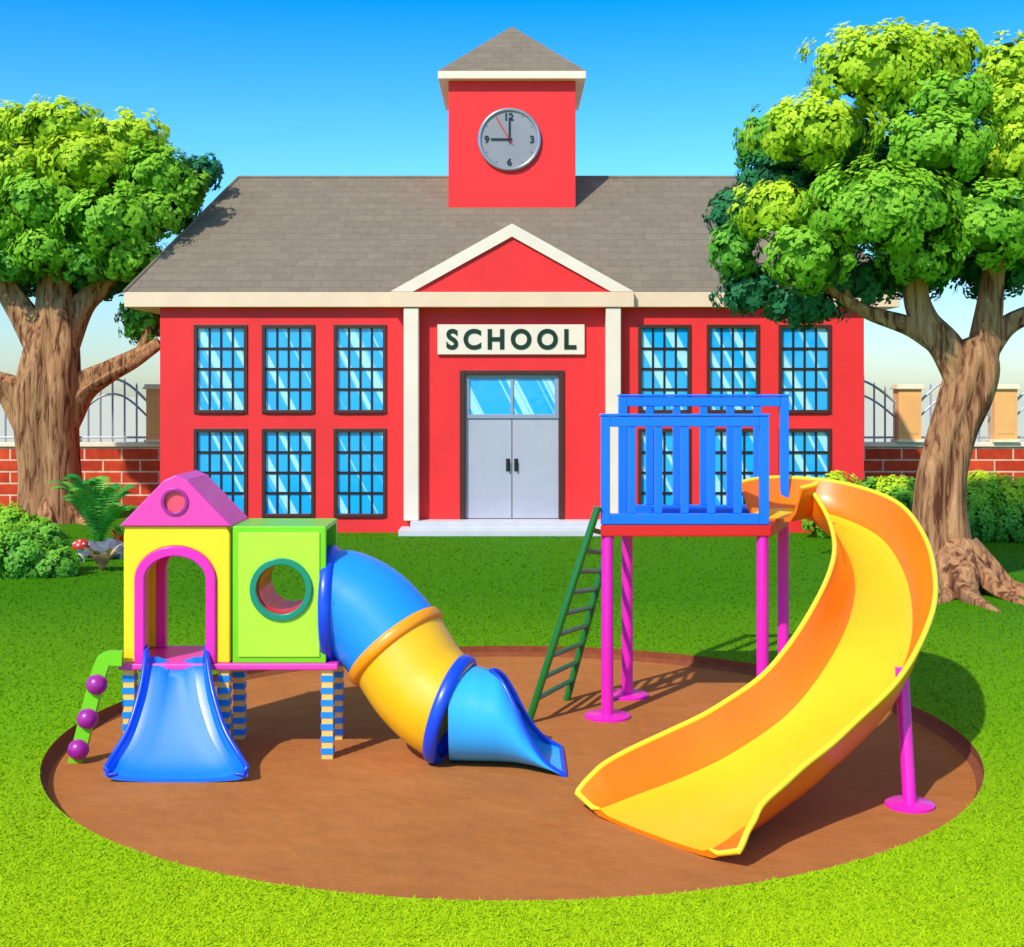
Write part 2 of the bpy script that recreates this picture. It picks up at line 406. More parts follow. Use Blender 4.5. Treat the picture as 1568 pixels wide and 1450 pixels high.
# ------------------------------------------------------------------ school
YW = 27.2; YE = 27.0
school = empty("school_building", (0, YW, 0))
def su(u): return U(u, YW)
def sv(v): return Vz(v, YW)
wins = [(297, 379), (401, 482), (511, 592), (977, 1058), (1082, 1163), (1192, 1273)]
rows = [(497, 633), (656, 792)]
z_e = Vz(447, YE); z_s = Vz(470, YE); xe = 594*YE/F; YR = 31.5; z_r = Vz(272, YR); xr = 419*YR/F; YBk = 36.0
m = (z_r-z_e)/(YR-YE)
def wall():
    mb = MB(); xs = [-7.33]
    for a, b in wins: xs += [su(a)+.03, su(b)-.03]
    xs.insert(7, su(704)+.03); xs.insert(8, su(864)-.03); xs.append(7.33)
    zb = [0, sv(792)+.03, sv(656)-.03, sv(633)+.03, sv(497)-.03, z_s]
    for i in range(len(xs)-1):
        x0, x1 = xs[i], xs[i+1]
        if i % 2 == 0: mb.box(x0, x1, YW, YW+.3, 0, z_s)
        elif i == 7: mb.box(x0, x1, YW, YW+.3, sv(567)-.03, z_s)
        else:
            mb.box(x0, x1, YW, YW+.3, zb[0]-.0, zb[1]); mb.box(x0, x1, YW, YW+.3, zb[2], zb[3]); mb.box(x0, x1, YW, YW+.3, zb[4], z_s)
    mb.box(-7.33, -7.03, YW+.3, YBk-.2, 0, z_s); mb.box(7.03, 7.33, YW+.3, YBk-.2, 0, z_s); mb.box(-7.03, 7.03, YBk-.5, YBk-.2, 0, z_s)
    mb.obj("walls", 'red', school)
wall()
fr = MB(); mu = MB(); gl = MB()
for a, b in wins:
    for c, d in rows:
        x0, x1, z1, z0 = su(a), su(b), sv(c), sv(d); t = .075
        fr.box(x0, x0+t, YW-.035, YW+.08, z0, z1); fr.box(x1-t, x1, YW-.035, YW+.08, z0, z1)
        fr.box(x0+t, x1-t, YW-.033, YW+.08, z1-t, z1); fr.box(x0+t, x1-t, YW-.05, YW+.08, z0, z0+t)
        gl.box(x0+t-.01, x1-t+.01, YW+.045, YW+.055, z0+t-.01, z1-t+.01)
        W = (x1-x0-2*t); Hh = (z1-z0-2*t)
        for i in range(1, 4):
            x = x0+t+W*i/4; mu.box(x-.021, x+.021, YW+.028, YW+.043, z0+t, z1-t)
            z = z0+t+Hh*i/4; mu.box(x0+t, x1-t, YW+.022, YW+.041, z-.026, z+.026)
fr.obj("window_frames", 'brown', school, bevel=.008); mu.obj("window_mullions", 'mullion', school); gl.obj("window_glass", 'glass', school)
# entrance
mb = MB(); x0, x1 = su(704), su(864); zt = sv(567)
mb.box(x0, x0+.11, YW-.04, YW+.2, .28, zt); mb.box(x1-.11, x1, YW-.04, YW+.2, .28, zt); mb.box(x0+.11, x1-.11, YW-.038, YW+.2, zt-.09, zt)
mb.obj("door_frame", 'brown', school, bevel=.01)
mb = MB(); a0, a1 = x0+.11, x1-.11; za, zb_ = sv(573), sv(641)
mb.box(a0, a1, YW+.04, YW+.15, zb_, zb_+.09); mb.box(a0, a1, YW+.04, YW+.15, za-.09, za-.002)
mb.box(a0, a0+.09, YW+.042, YW+.15, zb_+.09, za-.09); mb.box(a1-.09, a1, YW+.042, YW+.15, zb_+.09, za-.09); mb.box(-.03, .03, YW+.05, YW+.15, zb_+.09, za-.09)
mb.obj("transom_frame", 'doorframe', school, bevel=.008)
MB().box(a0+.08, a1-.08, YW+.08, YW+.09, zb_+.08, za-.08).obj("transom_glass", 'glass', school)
mb = MB()
for s_ in (-1, 1):
    xa, xb = (a0+.005, -.008) if s_ < 0 else (.008, a1-.005)
    mb.box(xa, xb, YW+.07, YW+.13, .29, zb_-.005)
mb.obj("doors", 'door', school, bevel=.006)
mb = MB()
for x in (-.085, .085):
    zc = sv(712); mb.sweep([(x, YW+.07, zc-.1), (x, YW+.0, zc-.1), (x, YW-.0, zc+.1), (x, YW+.07, zc+.1)], .018, 8); mb.box(x-.04, x+.04, YW+.055, YW+.062, zc-.13, zc+.13)
mb.obj("door_handles", 'dark', school, smooth=True)
mb = MB()
mb.box(U(610, 26.45), U(957, 26.45), 26.45, YW+.25, 0, .13); mb.box(U(628, 26.6), U(940, 26.6), 26.62, YW+.25, .13, .275)
mb.obj("porch_steps", 'stone', school, bevel=.012)
mb = MB(); YC = 26.88
for a, b in ((618, 641), (928, 951)):
    xa, xb = U(a, YC), U(b, YC)
    mb.box(xa, xb, YC, YC+.3, .275, z_s-.02)
mb.obj("porch_columns", 'cream', school, bevel=.02)
MB().box(-xe, xe, YE, YBk, z_s, z_e).obj("cornice", 'creamdark', school, bevel=.01)
YP = 26.84
xp = 187*YP/F
MB().box(-xp, xp, YP, YE-.002, Vz(470, YP), Vz(447, YP)).obj("porch_beam", 'creamdark', school, bevel=.01)
zb0 = Vz(446.5, YP); ap = Vz(342, YP)
xi = 152*YP/F; inn = [(-xi, zb0), (xi, zb0), (0, Vz(362, YP))]
mb = MB()
mb.prism([(-xp, zb0), (-xi, zb0), (0, inn[2][1]), (0, ap)], YP, YP+.16); mb.prism([(xi, zb0), (xp, zb0), (0, ap), (0, inn[2][1])], YP, YP+.16)
mb.obj("pediment_trim", 'cream', school)
MB().prism([(-xi, zb0), (xi, zb0), (0, inn[2][1])], YP+.06, YP+.15).obj("pediment_field", 'red', school)
k = .985
MB().prism([(-xp*k, zb0+.012), (xp*k, zb0+.012), (0, ap-.02)], YP+.162, 29.4).obj("pediment_roof", 'roofy', school)
mb = MB(); zz = z_e+.004
vs = [(-xe, YE, zz), (xe, YE, zz), (xe, YBk, zz), (-xe, YBk, zz), (-xr, YR, z_r), (xr, YR, z_r)]
mb.add(vs, [(0, 1, 5, 4), (2, 3, 4, 5), (1, 2, 5), (3, 0, 4)], [0, 0, 1, 1])
mb.obj("roof", ['roofx', 'roofy'], school)
mb = MB(); mb.sweep([(-xr, YR, z_r), (xr, YR, z_r)], .05, 8)
for sx_ in (-1, 1): mb.sweep([(sx_*xe, YE, zz), (sx_*xr, YR, z_r)], .04, 8)
mb.obj("roof_ridge_caps", 'roofx', school, smooth=True)
YT = (YE*m-(z_e-H))/(m-.141); th = 97.5*YT/F; YTc = YT+th; ztop = Vz(124, YT)
MB().box(-th, th, YT, YT+2*th, 6.0, ztop).obj("tower_walls", 'red', school, bevel=.01)
ch = 113.5*(YT-.24)/F; zc1 = Vz(108, YT-.24)
MB().box(-ch, ch, YTc-ch, YTc+ch, ztop+.002, zc1).obj("tower_cornice", 'cream', school, bevel=.012)
za = Vz(40, YTc); mb = MB()
mb.add([(-ch, YTc-ch, zc1+.003), (ch, YTc-ch, zc1+.003), (ch, YTc+ch, zc1+.003), (-ch, YTc+ch, zc1+.003), (0, YTc, za)], [(0, 1, 4), (1, 2, 4), (2, 3, 4), (3, 0, 4), (3, 2, 1, 0)], [0, 1, 0, 1, 0])
mb.obj("tower_roof", ['roofx', 'roofy'], school)
cc = (U(780, YT), Vz(214, YT)); cr = 48*YT/F
n = 64; A = [2*math.pi*i/n for i in range(n)]
MB().prism([(cc[0]+cr*.9*math.cos(a), cc[1]+cr*.9*math.sin(a)) for a in A], YT-.05, YT-.002).obj("clock_face", 'clockface', school)
mb = MB().sweep([(cc[0]+cr*.95*math.cos(a), YT-.05, cc[1]+cr*.95*math.sin(a)) for a in A+[0]], .045, 10, cap=False)
mb.obj("clock_rim", 'steel', school, smooth=True)
for s_, a in (("12", 90), ("3", 0), ("6", 270), ("9", 180)):
    a = math.radians(a); text("clock_numeral_"+s_, s_, cc[0]+cr*.72*math.cos(a), cc[1]+cr*.72*math.sin(a), YT-.056, .17, None, 'dark', school, .02)
mb = MB()
for i in range(12):
    if i % 3:
        a = i*math.pi/6; c_, s_ = math.cos(a), math.sin(a)
        mb.sweep([(cc[0]+cr*.8*c_, YT-.053, cc[1]+cr*.8*s_), (cc[0]+cr*.86*c_, YT-.053, cc[1]+cr*.86*s_)], .006, 6)
mb.box(cc[0]-.43, cc[0]+.06, YT-.075, YT-.068, cc[1]-.022, cc[1]+.022); mb.box(cc[0]-.018, cc[0]+.018, YT-.085, YT-.078, cc[1]-.08, cc[1]+.5)
mb.ball((cc[0], YT-.08, cc[1]), .035, 0); mb.obj("clock_hands", 'dark', school)
MB().sweep([(cc[0]+.06, YT-.095, cc[1]-.1), (cc[0]-.3, YT-.095, cc[1]+.5)], .012, 6).obj("clock_second_hand", 'redpaint', school)
MB().box(su(670), su(895), YW-.07, YW-.002, sv(543), sv(497)).obj("sign_board", 'cream', school, bevel=.01)
text("sign_lettering", "SCHOOL", su(783), sv(519.5), YW-.074, .43, 2.70, 'green_letter', school, .034, .012, 1.4)

# ------------------------------------------------------------------ boundary walls + fence
YB = 33.4; zw = Vz(684, YB); zwc = Vz(679, YB)
def boundary(x0, x1, pil):
    b = empty("brick_wall", ((x0+x1)/2, YB, 0))
    MB().box(x0, x1, YB, YB+.3, -.05, zw).obj("bricks", 'brick', b)
    MB().box(x0, x1, YB-.06, YB+.36, zw, zwc+.03).obj("coping", 'coping', b, bevel=.015)
    mb = MB(); mc = MB(); zt = Vz(596, YB)
    for p in pil:
        mb.box(p-.29, p+.29, YB-.1, YB+.4, zwc+.03, zt)
        mc.box(p-.36, p+.36, YB-.17, YB+.47, zt, zt+.06); mc.box(p-.33, p+.33, YB-.14, YB+.44, zt+.06, zt+.13); mc.box(p-.34, p+.34, YB-.15, YB+.45, zwc+.03, zwc+.1)
        mb.box(p-.2, p+.2, YB-.112, YB-.102, zwc+.25, zt-.12)
    mb.obj("pillars", 'pillar', b, bevel=.01); mc.obj("pillar_caps", 'coping', b, bevel=.012)
    f = MB(); z0 = zwc+.03; ps = sorted(pil+[x0, x1])
    for a, c in zip(ps[:-1], ps[1:]):
        if c-a < .6: continue
        a2, c2 = a+.29, c-.29
        top = lambda t: z0+1.0+.62*math.sin(math.pi*t)
        low = lambda t: z0+.62+.62*math.sin(math.pi*t)
        y = YB+.15; ns = 20
        f.sweep([(a2+(c2-a2)*i/ns, y, top(i/ns)) for i in range(ns+1)], .034, 6); f.sweep([(a2+(c2-a2)*i/ns, y, low(i/ns)) for i in range(ns+1)], .03, 6)
        f.sweep([(a2, y, z0+.12), (c2, y, z0+.12)], .032, 6)
        nb = max(3, int((c2-a2)/.27))
        for i in range(nb+1):
            t = i/nb; x = a2+(c2-a2)*t; h = top(t)+.14*(1 if i % 2 else 0.2)
            f.sweep([(x, y, z0), (x, y, h), (x, y, h+.07)], [.027, .027, .005], 6)
    f.obj("iron_fence", 'iron', None, smooth=True)
boundary(-19.5, -7.34, [-18.8, -16.36, -13.92, -11.48, -9.04])
boundary(7.34, 19.5, [10.15, 12.6, 15.05, 17.5])

# ------------------------------------------------------------------ trees
PAL = {0: ((.024, .17, .065), (.045, .28, .085)), 1: ((.15, .43, .018), (.36, .68, .04)), 2: ((.32, .57, .016), (.68, .84, .04)), 3: ((.09, .36, .03), (.24, .57, .05))}  # dark tone paints shade into back clumps, bright tone light into upper ones
def foliage(name, clusters, Y, leaf, parent, seed, cover=1.2, keep=None, subr=.25, nsub=38):
    rng = np.random.default_rng(seed); PV = []; PCc = []
    def unit(n):
        d = rng.normal(size=(n, 3)); return d/np.linalg.norm(d, axis=1)[:, None]
    for (cu, cv, rx, rz, tone, dy) in clusters:
        c = np.array([U(cu, Y), Y+dy, Vz(cv, Y)]); R = np.array([rx, (rx+rz)/2*.85, rz])*Y/F
        rm = float(R.mean()); rs = subr*rm
        i = np.arange(nsub)+.5; ph = np.arccos(1-2*i/nsub); th_ = np.pi*(1+5**.5)*i+rng.uniform(0, 6)
        sd = np.c_[np.cos(th_)*np.sin(ph), np.sin(th_)*np.sin(ph), np.cos(ph)]+rng.normal(size=(nsub, 3))*.1
        sc = c+sd*R*rng.uniform(.78, .92, nsub)[:, None]
        nl = max(12, int(cover*4*math.pi*rs*rs/(leaf*leaf*.5)))
        for s_i in range(nsub):
            d = unit(nl)
            fl = (d*sd[s_i]).sum(1) < -.2; d[fl] *= -1
            rr = rng.uniform(.6, 1.15, nl)[:, None]*rng.uniform(.85, 1.15)
            p = sc[s_i]+d*rs*rr
            nr = d*.35+sd[s_i]*1.1+rng.normal(size=(nl, 3))*.24+np.array([-.05, -.2, .25]); nr /= np.linalg.norm(nr, axis=1)[:, None]
            t = rng.normal(size=(nl, 3))+d*.5; t -= nr*(t*nr).sum(1)[:, None]; t /= np.linalg.norm(t, axis=1)[:, None]
            b = np.cross(nr, t); l = leaf*rng.uniform(.7, 1.25, nl)[:, None]; w = l*.28
            q = np.stack([p-t*l*.5, p+b*w-t*l*.05, p+t*l*.5, p-b*w-t*l*.05], 1)
            lo, hi = map(np.array, PAL[tone])
            up = np.clip(.45+.3*sd[s_i][2]+.2*d[:, 2]+rng.normal(size=nl)*.16+rng.normal()*.1, 0, 1)[:, None]  # upper leaves coloured paler: clump shading put into the leaf colour
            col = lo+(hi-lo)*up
            PV.append(q); PCc.append(np.repeat(col[:, None, :], 4, 1))
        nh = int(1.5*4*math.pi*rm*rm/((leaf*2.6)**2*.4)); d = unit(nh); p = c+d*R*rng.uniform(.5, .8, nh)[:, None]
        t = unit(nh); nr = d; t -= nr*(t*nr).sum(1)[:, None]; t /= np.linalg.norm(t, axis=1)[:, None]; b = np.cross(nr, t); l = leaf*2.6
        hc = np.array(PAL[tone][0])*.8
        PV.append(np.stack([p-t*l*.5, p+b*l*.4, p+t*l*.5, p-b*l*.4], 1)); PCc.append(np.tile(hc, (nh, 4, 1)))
    P = np.concatenate(PV); C = np.concatenate(PCc)
    if keep is not None:
        k = keep(P.mean(1)); P = P[k]; C = C[k]
    n = len(P); print(name, n)
    return np_mesh(name, P.reshape(-1, 3), np.arange(n*4).reshape(n, 4), C.reshape(-1, 3), 'leaf', parent)

def limb(mb, pts, Y, n=6, seg=18, ph=0.0, amp=.1):
    P = [(U(p[0], Y), Y+(p[3] if len(p) > 3 else 0), Vz(p[1], Y), p[2]*Y/F) for p in pts]
    c = catmull(P, n)
    fl = lambda a, t: 1+amp*math.sin(3*a+ph+t*2)+amp*.7*math.sin(5*a+1.3+ph*2-t*3)+amp*.4*math.sin(9*a+ph)
    mb.sweep([q[:3] for q in c], [max(.01, q[3]) for q in c], seg, 0, True, fl)
def root(mb, p0, p1, r0, bend=.2):
    p0 = Vector(p0); p1 = Vector(p1); mid = (p0+p1)/2; d = (p1-p0); side = Vector((-d.y, d.x, 0)).normalized()*bend
    mid = mid+side; mid.z = r0*.25; q1 = p0.lerp(mid, .5); q1.z = (p0.z+mid.z)*.42
    c = catmull([(*p0, r0), (*q1, r0*.85), (*mid, r0*.55), (*p1, .03)], 6)
    mb.sweep([x[:3] for x in c], [x[3] for x in c], 12, 0, True, lambda a, t: 1+.12*math.sin(3*a+t*3))

YL = 29.5; lt = empty("leafy_tree", (U(78, YL), YL, 0)); mb = MB()
limb(mb, [(78, 822, 56), (78, 780, 47), (76, 720, 43), (72, 650, 46), (75, 590, 47), (82, 530, 40), (86, 480, 30), (86, 420, 22), (92, 350, 12)], YL, seg=32, ph=.4)
limb(mb, [(95, 640, 28), (125, 595, 22), (165, 570, 17), (205, 550, 14), (245, 525, 9)], YL, ph=1)
limb(mb, [(55, 650, 30), (22, 600, 24), (-10, 585, 19), (-50, 560, 14)], YL, ph=2)
limb(mb, [(70, 540, 28), (38, 485, 22), (10, 440, 17), (-20, 390, 9)], YL, ph=.2)
limb(mb, [(95, 530, 24), (125, 470, 18), (160, 435, 14), (205, 380, 7)], YL, ph=.9)
limb(mb, [(205, 552, 9), (222, 520, 7), (228, 490, 4)], YL, seg=10)
for a in range(7):
    an = a*.9+.2; root(mb, (lt.location.x+.35*math.cos(an), YL+.35*math.sin(an), .45), (lt.location.x+1.35*math.cos(an), YL+1.2*math.sin(an), -.03), .22)
mb.obj("trunk", 'bark', lt, smooth=True)
sl = (z_r-z_e)/(xe-xr)
def keepL(p):
    inb = (p[:, 1] > YE-.1) & (p[:, 1] < YBk) & (p[:, 0] > -xe-.05)
    zr_ = z_e+(xe+p[:, 0])*sl
    return ~(inb & (p[:, 2] < zr_+.1))
CL = [(95, 200, 70, 44, 2, -.3), (15, 203, 60, 42, 2, 0), (200, 220, 60, 44, 2, -.2), (35, 268, 66, 40, 2, -.7), (145, 258, 70, 38, 2, -.8), (245, 272, 60, 42, 1, -.5), (295, 300, 42, 36, 1, -.2),
      (190, 350, 78, 48, 1, -1.2), (85, 325, 62, 40, 1, -1.2), (10, 350, 62, 46, 1, -.9), (-50, 280, 70, 70, 1, -.4), (95, 388, 58, 34, 1, -1.0), (250, 330, 48, 38, 1, -.6), (215, 395, 54, 40, 1, -.9), (-30, 390, 60, 38, 3, -.4), (40, 405, 50, 30, 3, -.7), (145, 405, 50, 32, 3, -.8),
      (290, 256, 38, 28, 0, .9), (215, 490, 38, 36, 3, .3), (100, 300, 140, 100, 0, .9), (50, 415, 85, 36, 0, .6), (150, 420, 75, 34, 0, .5), (230, 465, 34, 30, 0, .6), (240, 300, 60, 50, 0, .8)]
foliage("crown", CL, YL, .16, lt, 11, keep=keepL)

YRt = 19.5; rt = empty("leafy_tree", (U(1448, YRt), YRt, 0)); mb = MB()
limb(mb, [(1462, 915, 62), (1446, 860, 47), (1438, 800, 41), (1441, 730, 35), (1458, 660, 33), (1480, 600, 36), (1490, 556, 34), (1478, 520, 24)], YRt, seg=36, ph=.7)
limb(mb, [(1478, 600, 26), (1450, 535, 26), (1415, 490, 21), (1403, 440, 17), (1428, 400, 13), (1445, 340, 7)], YRt, ph=1.1)
limb(mb, [(1450, 535, 18), (1395, 500, 15), (1330, 478, 11), (1275, 445, 7), (1240, 410, 4)], YRt, ph=2.1, seg=14)
limb(mb, [(1340, 482, 8), (1300, 460, 7), (1290, 420, 5)], YRt, seg=10)
limb(mb, [(1488, 600, 28), (1502, 545, 25), (1512, 480, 20), (1520, 420, 15), (1535, 350, 8)], YRt, ph=.1)
limb(mb, [(1505, 545, 18), (1540, 500, 16), (1590, 475, 13), (1640, 440, 8)], YRt, ph=1.7, seg=14)
bx = U(1455, YRt)
for (ex, ey, r, bd) in ((6.5, 17.3, .26, -.12), (7.5, 18.4, .27, .15), (5.85, 18.0, .24, .1), (5.3, 19.6, .22, .1), (7.9, 19.6, .2, .1), (6.9, 21, .2, .1), (6.2, 20.6, .2, -.1), (7.1, 17.7, .18, .12)):
    d = Vector((ex-bx, ey-YRt, 0)).normalized()
    root(mb, (bx+d.x*.22, YRt+d.y*.22, .6), (ex, ey, -.03), r, bd)
mb.obj("trunk", 'bark', rt, smooth=True)
CR = [(1345, 112, 122, 62, 2, -.2), (1435, 80, 80, 38, 2, .1), (1550, 115, 60, 60, 2, -.1), (1240, 208, 92, 50, 2, -.4), (1412, 238, 94, 46, 1, -.8), (1535, 245, 66, 46, 2, -.6),
      (1185, 325, 66, 42, 2, -.3), (1325, 335, 124, 62, 1, -1.0), (1218, 402, 62, 50, 1, -.8), (1485, 355, 90, 60, 1, -.9), (1565, 350, 60, 60, 1, -.6), (1435, 165, 84, 38, 1, -.5), (1535, 180, 58, 40, 2, -.6), (1385, 400, 60, 36, 1, -.7),
      (1128, 320, 36, 42, 0, .6), (1128, 380, 36, 48, 3, .2), (1160, 440, 52, 42, 0, .5), (1240, 465, 60, 32, 0, .4), (1330, 250, 120, 110, 0, .9), (1480, 250, 110, 110, 0, .9), (1180, 205, 44, 48, 3, .6), (1540, 405, 60, 50, 0, .5), (1420, 405, 90, 40, 0, .7), (1315, 430, 70, 34, 0, .3),
      (1640, 220, 90, 100, 1, 0), (1640, 350, 80, 80, 1, 0), (1200, 270, 60, 60, 0, .6)]
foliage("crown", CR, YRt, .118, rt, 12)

def bush(cl, Y, leaf, seed):
    b = empty("bush", (U(cl[0][0], Y), Y, 0)); foliage("foliage", cl, Y, leaf, b, seed, cover=1.4, subr=.34, nsub=26)
bush([(1375, 785, 38, 34, 3, 0), (1350, 800, 30, 26, 1, -.2), (1410, 765, 34, 28, 3, .2), (1375, 755, 34, 24, 2, .3), (1345, 760, 28, 24, 3, .5), (1395, 800, 30, 24, 1, -.1)], 26.2, .10, 21)
bush([(1500, 780, 45, 38, 1, 0), (1555, 770, 40, 40, 2, 0), (1535, 800, 45, 30, 3, -.3), (1480, 800, 40, 30, 3, -.3), (1600, 780, 50, 45, 1, 0), (1520, 750, 34, 26, 2, .4)], 26.0, .10, 22)
bush([(1280, 750, 34, 24, 2, 0), (1255, 765, 26, 22, 1, 0), (1300, 765, 26, 22, 3, 0), (1270, 795, 40, 26, 1, 0)], 26.3, .10, 23)
bush([(30, 858, 55, 36, 3, 0), (85, 866, 36, 26, 3, 0), (-20, 850, 50, 45, 1, 0), (60, 835, 35, 25, 3, .3)], 20.8, .08, 24)
bush([(10, 812, 50, 30, 1, 0), (-40, 800, 50, 40, 1, 0), (50, 815, 30, 22, 1, 0), (5, 795, 30, 18, 2, .2)], 24.5, .09, 25)

def plant(name, cx, Y, nf, L, hgt, cols, seed, pin=True, wid=.03):
    rng = np.random.default_rng(seed); P = []; C = []
    for i in range(nf):
        a = 2*np.pi*i/nf+rng.uniform(-.2, .2); l = L*rng.uniform(.75, 1.1); h = hgt*rng.uniform(.6, 1.15); K = 14
        col = np.array(cols[i % len(cols)])*rng.uniform(.8, 1.2)
        pts = [np.array([cx+math.cos(a)*l*t, Y+math.sin(a)*l*t, h*(2.1*t-1.25*t*t)+.01]) for t in np.linspace(0, 1, K)]
        s_ = np.array([-math.sin(a), math.cos(a), 0])
        for k in range(K-1):
            t = k/(K-1)
            if pin:
                w = .2*L*(math.sin(math.pi*(t*.85+.12)))+.02
                for sg in (-1, 1):
                    for e in (0, .5):
                        p = pts[k]*(1-e)+pts[k+1]*e; dd = (pts[k+1]-pts[k]); dd /= np.linalg.norm(dd)
                        tip = p+s_*sg*w+dd*w*.5+np.array([0, 0, -w*.25])
                        P.append([p-dd*.012, p+dd*.03, tip, p*.5+tip*.5-dd*.02]); C.append(col)
            w0 = wid*math.sin(math.pi*min(1, t*.9+.15)) if not pin else .008; w1 = wid*math.sin(math.pi*min(1, (t+1/(K-1))*.9+.15)) if not pin else .006
            P.append([pts[k]-s_*w0, pts[k]+s_*w0, pts[k+1]+s_*w1, pts[k+1]-s_*w1]); C.append(col*(1 if k % 2 else .85))
    P = np.array(P); n = len(P); np_mesh(name, P.reshape(-1, 3), np.arange(n*4).reshape(n, 4), np.repeat(np.array(C)[:, None, :], 4, 1).reshape(-1, 3), 'leaf')
plant("fern", U(150, 24.9), 24.9, 26, .9, 1.35, [(.08, .45, .06), (.18, .58, .07), (.05, .33, .04)], 31)
plant("bromeliad", U(157, 21.4), 21.4, 16, .38, .42, [(.6, .32, .2), (.75, .5, .26), (.3, .34, .1)], 32, False, .065)
plant("bromeliad", U(184, 24.2), 24.2, 12, .3, .5, [(.75, .03, .02), (.1, .3, .03)], 33, False, .05)
def rock(cx, Y, r, seed):
    rng = random.Random(seed); mb = MB(); mb.ball((cx, Y, r*.4), r, 0, (1.2, .9, .75), 14, 9)
    ph = [rng.uniform(0, 6) for _ in range(6)]
    mb.v = [(x+.13*r*math.sin(7*z/r+ph[0]+3*y/r), y+.13*r*math.sin(6*x/r+ph[1]), z+.13*r*math.sin(5*x/r+ph[2]+4*y/r)) for x, y, z in mb.v]
    mb.obj("rock", 'rock')
rock(U(143, 23.2), 23.2, .24, 1); rock(U(168, 23.0), 23.0, .28, 2); rock(U(192, 23.6), 23.6, .2, 3)
Ym = 22.5; mx_ = U(124, Ym); ms = empty("mushroom", (mx_, Ym, 0))
MB().sweep([(mx_, Ym, 0), (mx_, Ym, .12), (mx_+.01, Ym, .26)], [.07, .055, .045], 12).obj("stem", 'mushstem', ms, smooth=True)
mb = MB(); vs = []; fs = []
for i, (r, z) in enumerate([(.04, .25), (.14, .235), (.15, .26), (.135, .32), (.09, .375), (.04, .395), (.005, .4)]):
    for k in range(20): a = 2*math.pi*k/20; vs.append((mx_+r*math.cos(a), Ym+r*math.sin(a), z))
for i in range(6):
    for k in range(20): fs.append((i*20+k, i*20+(k+1) % 20, (i+1)*20+(k+1) % 20, (i+1)*20+k))
mb.add(vs, fs).obj("cap", 'mushcap', ms, smooth=True)
mb = MB()
for a, e in ((-1.6, .3), (-.9, .5), (-2.3, .6), (-1.5, .95), (0, .3), (3.1, .35)):
    mb.ball((mx_+.14*math.cos(a)*math.cos(e), Ym+.14*math.sin(a)*math.cos(e), .26+.13*math.sin(e)), .022, 0, seg=8, rings=6)
mb.obj("spots", 'white', ms, smooth=True)

# ------------------------------------------------------------------ slide sweeper
def trough(name, ctrl, parent, hgt, mats, lipr, flare=.1, n=10, th=.03, side0=None):
    C = catmull(ctrl, n); N_ = len(C); vs = []; fs = []; mi = []; lipL = []; lipR = []
    Ts = []
    for i in range(N_):
        T = Vector((C[min(i+1, N_-1)]-C[max(i-1, 0)])[:3]); T.z = 0; Ts.append(T.normalized())
    for it in range(6):  # even out the plan curvature
        Ts = [Ts[0]]+[(Ts[i-1]+Ts[i]*2+Ts[i+1]).normalized() for i in range(1, N_-1)]+[Ts[-1]]
    for i, c in enumerate(C):
        T = Ts[i]
        if side0 is not None: S = Vector(side0)
        else: S = Vector((-T.y, T.x, 0))
        w = c[3]/2; h = hgt*c[4]; o = Vector(c[:3]); fl = flare*(c[5] if len(c) > 5 else c[4])
        prof = [(-w-fl, h), (-w-fl*.55, h*.6), (-w-.01, h*.25), (-w+.06, .03), (-w+.14, .0), (-w*.3, -.012), (w*.3, -.012), (w-.14, .0), (w-.06, .03), (w+.01, h*.25), (w+fl*.55, h*.6), (w+fl, h)]
        outp = [(-w-fl-th, h), (-w-fl*.55-th, h*.6), (-w-.01-th, h*.25-.01), (-w+.04, -th*.7), (-w+.14, -th), (-w*.3, -th-.012), (w*.3, -th-.012), (w-.14, -th), (w-.04, -th*.7), (w+.01+th, h*.25-.01), (w+fl*.55+th, h*.6), (w+fl+th, h)]
        R = prof+outp[::-1]
        for a, b in R: vs.append(o+S*a+Vector((0, 0, b)))
        lipL.append(o+S*(-w-fl-th/2)+Vector((0, 0, h))); lipR.append(o+S*(w+fl+th/2)+Vector((0, 0, h)))
    K = 24
    for i in range(N_-1):
        for k in range(K):
            k2 = (k+1) % K; fs.append((i*K+k, i*K+k2, (i+1)*K+k2, (i+1)*K+k))
            mi.append(0 if 3 <= k <= 7 else 1)
    fs.append(tuple(range(K))); fs.append(tuple((N_-1)*K+k for k in range(K))); mi += [1, 1]
    MB().add(vs, fs, mi).obj(name, mats[:2], parent, smooth=True)
    mb = MB()
    endL = [Vector(vs[(N_-1)*K+j]) for j in range(0, 4)]; endR = [Vector(vs[(N_-1)*K+j]) for j in (11, 10, 9, 8)]
    for Lp, En in ((lipL, endL), (lipR, endR)): mb.sweep(Lp+En[1:], [lipr]*len(Lp)+[lipr*.9]*2+[lipr*.5], 10)
    mb.obj(name+"_lips", mats[2], parent, smooth=True)

